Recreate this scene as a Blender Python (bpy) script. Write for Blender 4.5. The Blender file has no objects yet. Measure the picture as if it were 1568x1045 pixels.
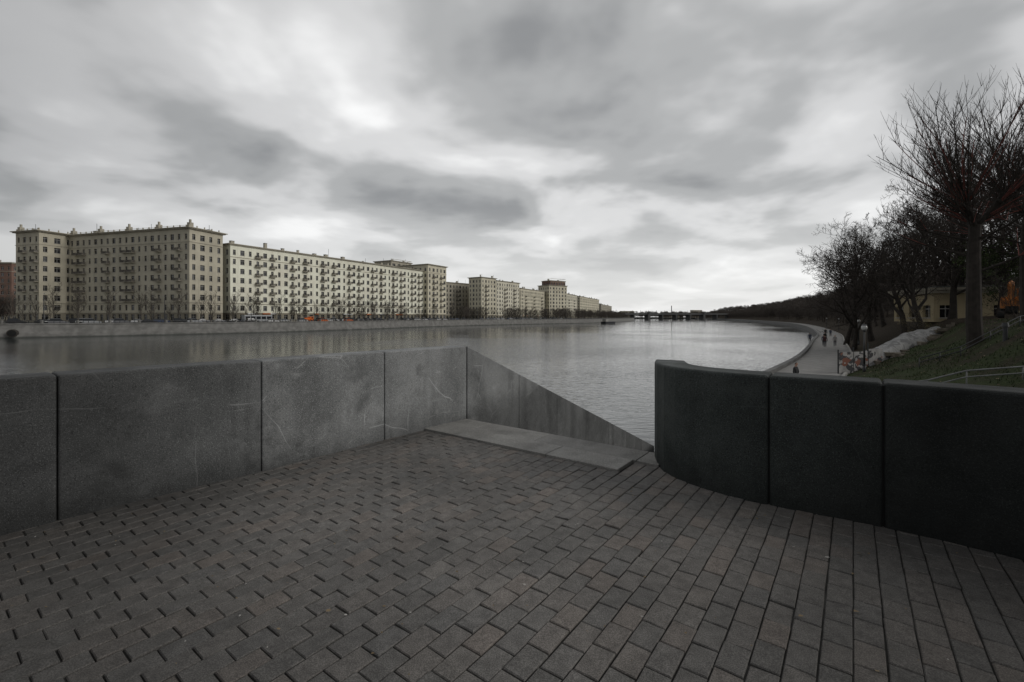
import bpy, math, random
from mathutils import Vector, Matrix
from mathutils.bvhtree import BVHTree
random.seed(7)
scene = bpy.context.scene
V = Vector
WATER_Z = -4.4

# ---------------------------------------------------------------- helpers
def link(o, parent=None):
    scene.collection.objects.link(o)
    if parent is not None:
        o.parent = parent
    return o

def empty(name, loc=(0, 0, 0)):
    e = bpy.data.objects.new(name, None)
    e.empty_display_size = 0.5
    e.location = loc
    return link(e)

class MB:
    def __init__(s):
        s.v = []; s.f = []; s.m = []
    def poly(s, pts, m=0):
        b = len(s.v)
        s.v.extend([tuple(p) for p in pts])
        s.f.append(tuple(range(b, b + len(pts)))); s.m.append(m)
    def box(s, o, ax, ay, az, m=0):
        o = V(o); ax = V(ax); ay = V(ay); az = V(az)
        b = len(s.v)
        for k in (o, o+ax, o+ax+ay, o+ay, o+az, o+ax+az, o+ax+ay+az, o+ay+az):
            s.v.append(tuple(k))
        for q in ((0,3,2,1),(4,5,6,7),(0,1,5,4),(1,2,6,5),(2,3,7,6),(3,0,4,7)):
            s.f.append(tuple(b+i for i in q)); s.m.append(m)
    def cbox(s, c, sx, sy, sz, m=0, rz=0.0):
        ca, sa = math.cos(rz), math.sin(rz)
        ax = V((ca*sx, sa*sx, 0)); ay = V((-sa*sy, ca*sy, 0)); az = V((0, 0, sz))
        s.box(V(c) - ax/2 - ay/2 - az/2, ax, ay, az, m)
    def tube(s, pts, rad, n=8, m=0, cap=True):
        pts = [V(p) for p in pts]
        if not isinstance(rad, (list, tuple)):
            rad = [rad]*len(pts)
        b = len(s.v)
        for i, p in enumerate(pts):
            if i == 0: d = pts[1]-pts[0]
            elif i == len(pts)-1: d = pts[-1]-pts[-2]
            else: d = pts[i+1]-pts[i-1]
            d.normalize()
            u = d.orthogonal() if abs(d.z) > .95 else d.cross(V((0,0,1)))
            u.normalize(); w = d.cross(u)
            for k in range(n):
                a = 2*math.pi*k/n
                s.v.append(tuple(p + (u*math.cos(a) + w*math.sin(a))*rad[i]))
        for i in range(len(pts)-1):
            for k in range(n):
                k2 = (k+1) % n
                s.f.append((b+i*n+k, b+i*n+k2, b+(i+1)*n+k2, b+(i+1)*n+k)); s.m.append(m)
        if cap:
            s.f.append(tuple(b+k for k in range(n))[::-1]); s.m.append(m)
            e = b+(len(pts)-1)*n
            s.f.append(tuple(e+k for k in range(n))); s.m.append(m)
    def ball(s, c, r, m=0, sx=1, sy=1, sz=1, nu=10, nv=7):
        c = V(c); b = len(s.v)
        for i in range(nv+1):
            t = math.pi*i/nv
            for k in range(nu):
                a = 2*math.pi*k/nu
                s.v.append((c.x+r*sx*math.sin(t)*math.cos(a), c.y+r*sy*math.sin(t)*math.sin(a), c.z+r*sz*math.cos(t)))
        for i in range(nv):
            for k in range(nu):
                k2 = (k+1) % nu
                s.f.append((b+i*nu+k, b+(i+1)*nu+k, b+(i+1)*nu+k2, b+i*nu+k2)); s.m.append(m)
    def mesh(s, name, mats, smooth=False):
        me = bpy.data.meshes.new(name)
        me.from_pydata(s.v, [], s.f)
        for mt in mats: me.materials.append(mt)
        me.polygons.foreach_set("material_index", s.m)
        if smooth:
            me.polygons.foreach_set("use_smooth", [True]*len(s.f))
        me.update()
        return me
    def obj(s, name, mats, parent=None, smooth=False):
        if not isinstance(mats, (list, tuple)): mats = [mats]
        return link(bpy.data.objects.new(name, s.mesh(name, mats, smooth)), parent)

def bevel(o, w, seg=2, ang=35):
    b = o.modifiers.new("bevel", 'BEVEL'); b.width = w; b.segments = seg
    b.limit_method = 'ANGLE'; b.angle_limit = math.radians(ang)

# ---------------------------------------------------------------- materials
def nodes_of(m):
    m.use_nodes = True
    nt = m.node_tree
    return nt, nt.nodes, nt.links, nt.nodes["Principled BSDF"]

def N(ns, t, **kw):
    n = ns.new(t)
    for k, v in kw.items():
        if k in n.inputs.keys(): n.inputs[k].default_value = v
        else: setattr(n, k, v)
    return n

def mixc(ns, ls, fac, a, b, mode='MIX'):
    n = ns.new('ShaderNodeMix'); n.data_type = 'RGBA'; n.blend_type = mode
    def put(sock, val):
        if hasattr(val, 'is_output'): ls.new(val, sock)
        elif isinstance(val, (int, float)): sock.default_value = val
        else: sock.default_value = tuple(val) + ((1,) if len(val) == 3 else ())
    put(n.inputs[0], fac); put(n.inputs[6], a); put(n.inputs[7], b)
    return n.outputs[2]

def ramp(ns, ls, src, lo, hi, a=0.0, b=1.0, smooth=True):
    n = ns.new('ShaderNodeMapRange')
    if smooth: n.interpolation_type = 'SMOOTHSTEP'
    n.inputs[1].default_value = lo; n.inputs[2].default_value = hi
    n.inputs[3].default_value = a; n.inputs[4].default_value = b
    ls.new(src, n.inputs[0])
    return n.outputs[0]

def mathn(ns, ls, op, a, b=None):
    n = ns.new('ShaderNodeMath'); n.operation = op
    for i, x in enumerate((a, b)):
        if x is None: continue
        if hasattr(x, 'is_output'): ls.new(x, n.inputs[i])
        else: n.inputs[i].default_value = x
    return n.outputs[0]

def simple(name, col, rough=0.8, var=0.25, scale=1.0, bump=0.0, metal=0.0, spec=0.4, island=0.0, bscale=None):
    m = bpy.data.materials.new(name)
    nt, ns, ls, p = nodes_of(m)
    tc = ns.new('ShaderNodeTexCoord')
    nz = N(ns, 'ShaderNodeTexNoise', Scale=scale, Detail=5.0, Roughness=0.6)
    ls.new(tc.outputs['Object'], nz.inputs['Vector'])
    c = mixc(ns, ls, ramp(ns, ls, nz.outputs[0], .3, .7), [x*(1-var) for x in col], [min(1, x*(1+var)) for x in col])
    if island:
        g = ns.new('ShaderNodeNewGeometry')
        f = ramp(ns, ls, g.outputs['Random Per Island'], 0, 1, 1-island, 1+island, False)
        cc = ns.new('ShaderNodeCombineColor')
        for i in range(3): ls.new(f, cc.inputs[i])
        c = mixc(ns, ls, 1.0, c, cc.outputs[0], 'MULTIPLY')
    ls.new(c, p.inputs['Base Color'])
    p.inputs['Roughness'].default_value = rough
    p.inputs['Metallic'].default_value = metal
    p.inputs['Specular IOR Level'].default_value = spec
    if bump:
        n2 = N(ns, 'ShaderNodeTexNoise', Scale=bscale or scale*6, Detail=4.0)
        ls.new(tc.outputs['Object'], n2.inputs['Vector'])
        b = N(ns, 'ShaderNodeBump', Strength=bump, Distance=0.02)
        ls.new(n2.outputs[0], b.inputs['Height']); ls.new(b.outputs[0], p.inputs['Normal'])
    return m

def granite(name, base, dark, vein=0.5, vignette_damp=None):
    m = bpy.data.materials.new(name)
    nt, ns, ls, p = nodes_of(m)
    tc = ns.new('ShaderNodeTexCoord'); co = tc.outputs['Object']
    def noise(scale, detail=4, mp=None, rough=.55, dist=0.0):
        n = N(ns, 'ShaderNodeTexNoise', Scale=scale, Detail=float(detail), Roughness=rough, Distortion=dist)
        if mp:
            mm = ns.new('ShaderNodeMapping'); mm.inputs['Scale'].default_value = mp
            ls.new(co, mm.inputs[0]); ls.new(mm.outputs[0], n.inputs['Vector'])
        else: ls.new(co, n.inputs['Vector'])
        return n.outputs[0]
    c = mixc(ns, ls, ramp(ns, ls, noise(1.3, 7, rough=.65), .3, .72), dark, base)
    st = ramp(ns, ls, noise(1.0, 5, (2.5, 2.5, .35)), .48, .7)
    c = mixc(ns, ls, mathn(ns, ls, 'MULTIPLY', st, .55), c, [x*.5 for x in dark])
    sp = noise(130, 2)
    c = mixc(ns, ls, ramp(ns, ls, sp, .54, .68, 0, .65), c, [min(1, x*2.0) for x in base])
    c = mixc(ns, ls, ramp(ns, ls, noise(80, 2), .56, .68, 0, .7), c, [x*.4 for x in dark])
    wv = N(ns, 'ShaderNodeTexVoronoi', Scale=1.1); wv.feature = 'DISTANCE_TO_EDGE'
    wn = N(ns, 'ShaderNodeTexNoise', Scale=1.2, Detail=2.0)
    ls.new(co, wn.inputs['Vector'])
    va = ns.new('ShaderNodeVectorMath'); va.operation = 'MULTIPLY_ADD'
    ls.new(wn.outputs['Color'], va.inputs[0]); va.inputs[1].default_value = (.3, .3, .3); ls.new(co, va.inputs[2])
    ls.new(va.outputs[0], wv.inputs['Vector'])
    line = ramp(ns, ls, wv.outputs['Distance'], 0.0, .007, 1, 0)
    msk = ramp(ns, ls, noise(2.1, 4), .48, .62)
    lf = mathn(ns, ls, 'MULTIPLY', mathn(ns, ls, 'MULTIPLY', line, msk), vein*.7)
    c = mixc(ns, ls, lf, c, [min(1, x*1.9) for x in base])
    sm = ramp(ns, ls, noise(2.6, 9, (1, 1, 1.6), .72, .6), .54, .76, 0, .55)
    c = mixc(ns, ls, mathn(ns, ls, 'MULTIPLY', sm, vein), c, [min(1, x*1.7) for x in base])
    dk = ramp(ns, ls, noise(1.7, 7, (1, 1, 1), .7, .3), .52, .70, 0, .65)
    c = mixc(ns, ls, mathn(ns, ls, 'MULTIPLY', dk, vein), c, [x*.5 for x in dark])
    g = ns.new('ShaderNodeNewGeometry')
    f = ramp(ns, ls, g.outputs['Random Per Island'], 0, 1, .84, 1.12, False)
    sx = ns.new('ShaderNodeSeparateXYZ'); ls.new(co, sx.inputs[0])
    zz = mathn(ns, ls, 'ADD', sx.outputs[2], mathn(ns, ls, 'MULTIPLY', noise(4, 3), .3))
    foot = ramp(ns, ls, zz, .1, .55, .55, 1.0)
    if vignette_damp is not None: f = mathn(ns, ls, 'MULTIPLY', f, foot)
    if vignette_damp:
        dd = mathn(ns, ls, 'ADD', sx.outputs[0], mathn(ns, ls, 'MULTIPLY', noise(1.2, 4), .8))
        f = mathn(ns, ls, 'MULTIPLY', f, ramp(ns, ls, dd, vignette_damp[0], vignette_damp[1], vignette_damp[2], vignette_damp[3]))  # vignette painted into the stone colour along the wall
    cc = ns.new('ShaderNodeCombineColor')
    for i in range(3): ls.new(f, cc.inputs[i])
    c = mixc(ns, ls, 1.0, c, cc.outputs[0], 'MULTIPLY')
    ls.new(c, p.inputs['Base Color'])
    rr = ramp(ns, ls, noise(3, 4), .3, .7, .6, .85); ls.new(rr, p.inputs['Roughness'])
    p.inputs['Specular IOR Level'].default_value = .3
    b = N(ns, 'ShaderNodeBump', Strength=.4, Distance=.006)
    ls.new(sp, b.inputs['Height'])
    b2 = N(ns, 'ShaderNodeBump', Strength=.35, Distance=.02)
    ls.new(noise(7, 5), b2.inputs['Height']); ls.new(b.outputs[0], b2.inputs['Normal'])
    ls.new(b2.outputs[0], p.inputs['Normal'])
    return m

M_gran_l = granite("granite_grey", (.26, .265, .265), (.14, .145, .145), .95, (-3.5, -1.3, .2, 1.0))  # far-left panels painted darker as a vignette
M_gran_r = granite("granite_dark", (.062, .07, .067), (.024, .030, .029), .4, (1.9, 3.5, 1.3, .3))  # wet stone plus a painted vignette, darker towards the right end
M_core = simple("mortar_dark", (.02, .02, .02), .95)
M_slab = granite("granite_slab", (.27, .265, .25), (.20, .195, .185), .15)
M_sand = simple("joint_sand", (.025, .024, .022), .95, .4, 8)

def paver_mat():
    m = bpy.data.materials.new("concrete_paver")
    nt, ns, ls, p = nodes_of(m)
    tc = ns.new('ShaderNodeTexCoord'); co = tc.outputs['Object']
    g = ns.new('ShaderNodeNewGeometry'); r = g.outputs['Random Per Island']
    cr = ns.new('ShaderNodeValToRGB'); ls.new(r, cr.inputs[0])
    e = cr.color_ramp.elements
    e[0].position = 0; e[0].color = (.100, .096, .091, 1)
    e[1].position = 1; e[1].color = (.126, .121, .114, 1)
    for pos, c in ((.3, (.116, .111, .105)), (.55, (.122, .113, .105)), (.75, (.108, .105, .101)), (.92, (.136, .120, .108))):
        x = e.new(pos); x.color = c + (1,)
    n1 = N(ns, 'ShaderNodeTexNoise', Scale=.7, Detail=5.0); ls.new(co, n1.inputs['Vector'])
    n2 = N(ns, 'ShaderNodeTexNoise', Scale=12.0, Detail=6.0, Roughness=.7); ls.new(co, n2.inputs['Vector'])
    n3 = N(ns, 'ShaderNodeTexNoise', Scale=170.0, Detail=2.0); ls.new(co, n3.inputs['Vector'])
    f = mathn(ns, ls, 'MULTIPLY', ramp(ns, ls, n1.outputs[0], .32, .68, .74, 1.2), ramp(ns, ls, n2.outputs[0], .3, .7, .78, 1.18))
    f = mathn(ns, ls, 'MULTIPLY', f, ramp(ns, ls, n3.outputs[0], .35, .68, .7, 1.35))
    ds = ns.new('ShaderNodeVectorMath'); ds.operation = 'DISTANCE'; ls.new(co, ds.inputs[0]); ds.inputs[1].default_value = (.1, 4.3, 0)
    wet_or_vignette = ramp(ns, ls, mathn(ns, ls, 'ADD', ds.outputs['Value'], mathn(ns, ls, 'MULTIPLY', n1.outputs[0], 1.4)), 1.8, 4.8, 1.3, .58)  # vignette painted into the block colour: darker away from the terrace centre
    f = mathn(ns, ls, 'MULTIPLY', f, wet_or_vignette)
    cc = ns.new('ShaderNodeCombineColor')
    for i in range(3): ls.new(f, cc.inputs[i])
    c = mixc(ns, ls, 1.0, cr.outputs[0], cc.outputs[0], 'MULTIPLY')
    ls.new(c, p.inputs['Base Color'])
    ls.new(ramp(ns, ls, n1.outputs[0], .3, .7, .62, .85), p.inputs['Roughness'])
    p.inputs['Specular IOR Level'].default_value = .25
    b = N(ns, 'ShaderNodeBump', Strength=.5, Distance=.004); ls.new(n3.outputs[0], b.inputs['Height'])
    b2 = N(ns, 'ShaderNodeBump', Strength=.4, Distance=.01); ls.new(n2.outputs[0], b2.inputs['Height'])
    ls.new(b.outputs[0], b2.inputs['Normal']); ls.new(b2.outputs[0], p.inputs['Normal'])
    return m
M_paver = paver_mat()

# ---------------------------------------------------------------- curves of the two banks (waterlines)
def catmull(pts, step=6.0):
    P = [V((p[0], p[1])) for p in pts]
    P = [P[0]*2-P[1]] + P + [P[-1]*2-P[-2]]
    out = []
    for i in range(1, len(P)-2):
        a, b, c, d = P[i-1], P[i], P[i+1], P[i+2]
        n = max(2, int((c-b).length/step))
        for k in range(n):
            t = k/n
            out.append(.5*((2*b) + (c-a)*t + (2*a-5*b+4*c-d)*t*t + (3*b-3*c+d-a)*t**3))
    out.append(P[-2])
    return out
def normals2(pts):
    out = []
    for i in range(len(pts)):
        d = pts[min(i+1, len(pts)-1)] - pts[max(i-1, 0)]
        d = d.normalized(); out.append(V((-d.y, d.x)))
    return out
bankL = catmull([(-420, -90), (-300, 10), (-200, 84), (-142, 127), (-100, 166), (-72, 215), (-49, 275), (-5, 345), (85, 460), (165, 640), (225, 850), (262, 1100), (300, 1500)], 7)
bankR = catmull([(-150, -150), (-60, -62), (-9.0, -7.0), (-.4, 6.6), (2.8, 11.4), (6.0, 16.8), (12.3, 26.6), (31.5, 50.6), (55, 84), (87, 131), (148, 233), (208, 350), (314, 600), (470, 1000), (600, 1500)], 5)
nL = normals2(bankL); nR = normals2(bankR)

def sweep(bank, nor, prof, sign, zoff=None):
    mb = MB(); n = len(prof)
    for i, p in enumerate(bank):
        for (s, z) in prof:
            q = p + nor[i]*s*sign
            zz = z if zoff is None else zoff(q, s, z)
            mb.v.append((q.x, q.y, zz))
    for i in range(len(bank)-1):
        for k in range(n-1):
            a = i*n+k
            f = (a, a+1, a+n+1, a+n) if sign < 0 else (a, a+n, a+n+1, a+1)
            mb.f.append(f); mb.m.append(0)
    return mb

# ---------------------------------------------------------------- water
def water_mat():
    m = bpy.data.materials.new("river_water")
    nt, ns, ls, p = nodes_of(m)
    p.inputs['Base Color'].default_value = (.04, .048, .048, 1)
    p.inputs['Roughness'].default_value = .05
    p.inputs['IOR'].default_value = 1.8
    tc = ns.new('ShaderNodeTexCoord')
    # wind-ruffled patches and calmer lanes
    big = N(ns, 'ShaderNodeTexNoise', Scale=.018, Detail=3.0, Distortion=.6); ls.new(tc.outputs['Object'], big.inputs['Vector'])
    ln = ns.new('ShaderNodeVectorMath'); ln.operation = 'LENGTH'; ls.new(tc.outputs['Object'], ln.inputs[0])
    fade = ramp(ns, ls, ln.outputs['Value'], 30, 260, 1.0, .30)
    amp = mathn(ns, ls, 'MULTIPLY', ramp(ns, ls, big.outputs[0], .38, .62, .45, 1.15), fade)
    prev = None
    for sc, st, dist, mp, rot in ((.10, .5, .10, (1, 1.5, 1), .7), (.45, .7, .08, (1, 2.0, 1), .5), (1.2, .9, .07, (1, 2.8, 1), .3), (4.0, .6, .018, (1, 1.8, 1), .2)):
        mm = ns.new('ShaderNodeMapping'); mm.inputs['Scale'].default_value = mp; mm.inputs['Rotation'].default_value = (0, 0, rot)
        ls.new(tc.outputs['Object'], mm.inputs[0])
        n = N(ns, 'ShaderNodeTexNoise', Scale=sc, Detail=2.5, Roughness=.5, Distortion=.3); ls.new(mm.outputs[0], n.inputs['Vector'])
        b = N(ns, 'ShaderNodeBump', Distance=dist); ls.new(n.outputs[0], b.inputs['Height'])
        ls.new(mathn(ns, ls, 'MULTIPLY', amp, st), b.inputs['Strength'])
        if prev: ls.new(prev, b.inputs['Normal'])
        prev = b.outputs[0]
    ls.new(prev, p.inputs['Normal'])
    return m
mb = MB(); mb.poly([(-1500, -800, WATER_Z), (3000, -800, WATER_Z), (3000, 5000, WATER_Z), (-1500, 5000, WATER_Z)])
mb.obj("river_water", water_mat())

# ---------------------------------------------------------------- right bank terrain
def ground_mat():
    m = bpy.data.materials.new("grass_and_leaf_litter")
    nt, ns, ls, p = nodes_of(m)
    tc = ns.new('ShaderNodeTexCoord'); co = tc.outputs['Object']
    n1 = N(ns, 'ShaderNodeTexNoise', Scale=.22, Detail=6.0, Roughness=.65); ls.new(co, n1.inputs['Vector'])
    n2 = N(ns, 'ShaderNodeTexNoise', Scale=6.0, Detail=6.0, Roughness=.75); ls.new(co, n2.inputs['Vector'])
    sx = ns.new('ShaderNodeSeparateXYZ'); ls.new(co, sx.inputs[0])
    hi = ramp(ns, ls, sx.outputs[2], .2, 2.0)
    far = ramp(ns, ls, sx.outputs[1], 40, 70)
    f = mathn(ns, ls, 'ADD', ramp(ns, ls, n1.outputs[0], .42, .6, 0, .8), mathn(ns, ls, 'ADD', hi, far))
    f = mathn(ns, ls, 'MINIMUM', f, 1.0)
    g = mixc(ns, ls, ramp(ns, ls, n2.outputs[0], .35, .65), (.024, .034, .015), (.048, .062, .026))
    d = mixc(ns, ls, ramp(ns, ls, n2.outputs[0], .35, .65), (.022, .018, .014), (.055, .044, .032))
    ls.new(mixc(ns, ls, f, g, d), p.inputs['Base Color'])
    p.inputs['Roughness'].default_value = 1; p.inputs['Specular IOR Level'].default_value = .1
    b = N(ns, 'ShaderNodeBump', Strength=.8, Distance=.08); ls.new(n2.outputs[0], b.inputs['Height']); ls.new(b.outputs[0], p.inputs['Normal'])
    return m
M_ground = ground_mat()
from mathutils import noise as mnoise
def zR(q, s, z):
    if s > 5.2:
        z = z + mnoise.noise(V((q.x*.12, q.y*.12, 0)))*min(1.2, (s-5)*.06) + mnoise.noise(V((q.x*.5, q.y*.5, 4)))*.12
    if s > 18:
        k = max(0, min(1, (q.y-70)/120)); z = z*(1+.55*k)
    d = (q - V((0, -3))).length
    w = max(0, min(1, (d-13)/6)); w = w*w*(3-2*w)
    return min(z, -.25)*(1-w) + z*w
profR = [(.42, -5.2), (.42, -2.96), (5.0, -2.96), (5.3, -2.9), (6, -2.55), (7, -2.2), (8, -1.8), (9, -1.4), (10, -1.05), (11, -.7), (12, .1), (13, .75), (14, 1.2), (17, 1.5), (20, 1.9), (25, 3.0), (30, 4.2), (45, 7.5), (70, 11), (110, 14), (200, 15), (500, 15), (1600, 15)]
mbT = sweep(bankR, nR, profR, -1, zR)
ter = mbT.obj("hillside_ground", M_ground, smooth=True)
bvh = BVHTree.FromPolygons([V(v) for v in mbT.v], mbT.f)
def gz(x, y):
    h = bvh.ray_cast(V((x, y, 100)), V((0, 0, -1)))
    return h[0].z if h[0] is not None else -99.0

M_conc = simple("concrete_pale", (.28, .275, .26), .85, .2, 1.2, .3)
M_conc_d = simple("embankment_granite", (.12, .12, .117), .8, .3, .5, .3)
M_path = simple("promenade_paving", (.23, .225, .215), .85, .15, 1.5, .1)
M_asph = simple("asphalt", (.05, .05, .052), .9, .2, 1, .1)
sweep(bankR, nR, [(0.0, -6), (0.0, -2.62), (.42, -2.62), (.42, -2.9)], -1).obj("embankment_wall", M_conc_d)
sweep(bankR, nR, [(.43, -2.9), (4.85, -2.9)], -1).obj("riverside_path", M_path)
sweep(bankR, nR, [(4.85, -2.97), (4.85, -2.72), (5.05, -2.72), (5.05, -3.0)], -1).obj("path_kerb", M_conc)

# ---------------------------------------------------------------- left bank
M_lground = simple("city_ground", (.07, .07, .06), .95, .3, .08)
mb = MB()
out = [(p.x + nL[i].x*.7, p.y + nL[i].y*.7, -.62) for i, p in enumerate(bankL)]
mb.poly(out + [(900, 1500, -.62), (3500, 1600, -.62), (3500, 5500, -.62), (-4000, 5500, -.62), (-4000, -90, -.62)])
o = mb.obj("city_ground", M_lground)
import bmesh
bm = bmesh.new(); bm.from_mesh(o.data); bmesh.ops.triangulate(bm, faces=bm.faces[:]); bmesh.ops.recalc_face_normals(bm, faces=bm.faces[:]); bm.to_mesh(o.data); bm.free()

def embank_mat():
    m = bpy.data.materials.new("quay_granite_blocks")
    nt, ns, ls, p = nodes_of(m)
    tc = ns.new('ShaderNodeTexCoord'); sx = ns.new('ShaderNodeSeparateXYZ'); ls.new(tc.outputs['Object'], sx.inputs[0])
    n1 = N(ns, 'ShaderNodeTexNoise', Scale=.6, Detail=6.0); ls.new(tc.outputs['Object'], n1.inputs['Vector'])
    c = mixc(ns, ls, ramp(ns, ls, n1.outputs[0], .3, .7), (.13, .128, .12), (.21, .205, .195))
    wet_or_vignette = ramp(ns, ls, mathn(ns, ls, 'ADD', sx.outputs[2], mathn(ns, ls, 'MULTIPLY', n1.outputs[0], .5)), -4.0, -3.6, 1, 0)
    c = mixc(ns, ls, mathn(ns, ls, 'MULTIPLY', wet_or_vignette, .8), c, (.04, .045, .04))
    band = mathn(ns, ls, 'FRACT', mathn(ns, ls, 'MULTIPLY', sx.outputs[2], 1.25))
    c = mixc(ns, ls, ramp(ns, ls, band, .0, .07, .6, 0), c, (.06, .06, .06))
    ls.new(c, p.inputs['Base Color']); p.inputs['Roughness'].default_value = .8
    return m
M_emb = embank_mat()
sweep(bankL, nL, [(-.5, -6), (-.5, -3.5), (.15, -3.45), (.5, -.62), (.3, -.60), (.3, -.28), (.95, -.28), (.95, -.7)], 1).obj("embankment_wall", M_emb)
sweep(bankL, nL, [(1.0, -.45), (5, -.45), (5.02, -.62)], 1).obj("pavement", M_conc)
sweep(bankL, nL, [(5.1, -.6), (17, -.6)], 1).obj("road", M_asph)
mk = sweep(bankL, nL, [(11.0, -.595), (11.15, -.595)], 1); mk.obj("road_marking", simple("road_paint", (.7, .7, .68), .7))
sweep(bankL, nL, [(17.1, -.62), (17.1, -.47), (20, -.47), (20.02, -.62)], 1).obj("pavement", M_conc)
M_iron = simple("painted_iron", (.03, .032, .034), .5, .1, 4)
rail = MB()
for i in range(len(bankL)-1):
    if bankL[i].y > 700 or bankL[i].y < 40: continue
    a = bankL[i] + nL[i]*.6; b = bankL[i+1] + nL[i+1]*.6
    d = b-a
    for z in (.55, .15, -.1):
        rail.tube([(a.x, a.y, z), (b.x, b.y, z)], .05, 4, cap=False)
    for k in range(6):
        q = a + d*(k/6)
        rail.cbox((q.x, q.y, .15), .1, .1, .85)
    rail.cbox((a.x, a.y, .18), .55, .55, .95, 1)
rail.obj("embankment_railing", [M_iron, M_emb])
M_dark = simple("dark_void", (.008, .008, .008), .9)
dr = empty("storm_drain_outlet", (-140.2, 128.5, -3.0))
mb = MB(); nn = V((.6, -.8, 0))
mb.tube([V((0, 0, 0)) - nn*.5, nn*1.6], 1.1, 16); mb.tube([nn*1.58, nn*1.64], .9, 16, 1)
mb.obj("pipe", [simple("rusty_pipe", (.04, .035, .03), .8), M_dark], dr)

# ---------------------------------------------------------------- buildings
def glass_mat(name, col, r=.12):
    m = bpy.data.materials.new(name)
    nt, ns, ls, p = nodes_of(m)
    g = ns.new('ShaderNodeNewGeometry')
    c = mixc(ns, ls, ramp(ns, ls, g.outputs['Random Per Island'], .55, 1.0), col, [min(1, x*5+.02) for x in col])
    ls.new(c, p.inputs['Base Color']); p.inputs['Roughness'].default_value = r
    return m
M_glass = glass_mat("window_glass", (.012, .013, .015))
M_frame = simple("window_frame", (.36, .35, .33), .6)
M_roof = simple("roof_metal", (.10, .105, .10), .6, .2, .3)
M_balc = simple("balcony_rail", (.13, .12, .105), .8, .3, .5)
def facade(W, G, F, p0, p1, z0, z1, nb, nf, ww=.40, wh=.54, rec=.32):
    p0 = V((p0[0], p0[1], 0)); p1 = V((p1[0], p1[1], 0))
    d = p1-p0; L = d.length; d.normalize(); n = V((d.y, -d.x, 0)); up = V((0, 0, 1))
    cw = L/nb; ch = (z1-z0)/nf
    for j in range(nf):
        za = z0+j*ch; zb = za+ch
        w0 = za+ch*(.5-wh/2)+ch*.02; w1 = w0+ch*wh
        mi = 1 if (j == 0 and nf > 3) else 0
        if j == 0: w0 = za+ch*.22; w1 = za+ch*.82
        for i in range(nb):
            a = i*cw; b = a+cw
            k = ww*(1.3 if (i % 3 == 1) else .88)
            if j == 0: k = .55
            wa = a+cw*(.5-k/2); wb = a+cw*(.5+k/2)
            P = lambda s, z, o=0.0: p0 + d*s + up*z + n*o
            W.poly([P(a, za), P(wa, za), P(wa, zb), P(a, zb)], mi)
            W.poly([P(wb, za), P(b, za), P(b, zb), P(wb, zb)], mi)
            W.poly([P(wa, za), P(wb, za), P(wb, w0), P(wa, w0)], mi)
            W.poly([P(wa, w1), P(wb, w1), P(wb, zb), P(wa, zb)], mi)
            W.poly([P(wa, w0), P(wb, w0), P(wb, w0, -rec), P(wa, w0, -rec)], mi)
            W.poly([P(wa, w1, -rec), P(wb, w1, -rec), P(wb, w1), P(wa, w1)], mi)
            W.poly([P(wa, w0), P(wa, w0, -rec), P(wa, w1, -rec), P(wa, w1)], mi)
            W.poly([P(wb, w0, -rec), P(wb, w0), P(wb, w1), P(wb, w1, -rec)], mi)
            G.poly([P(wa, w0, -rec), P(wb, w0, -rec), P(wb, w1, -rec), P(wa, w1, -rec)])
            t = .05
            mid = (wa+wb)/2
            F.box(P(mid-t, w0, -rec+.01), d*2*t, n*.05, up*(w1-w0))
            zm = w0+(w1-w0)*.68
            F.box(P(wa, zm, -rec+.064), d*(wb-wa), n*.03, up*.1)
            F.box(P(wa-.1, w0-.12, .003), d*(wb-wa+.2), n*.12, up*.1)

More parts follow.
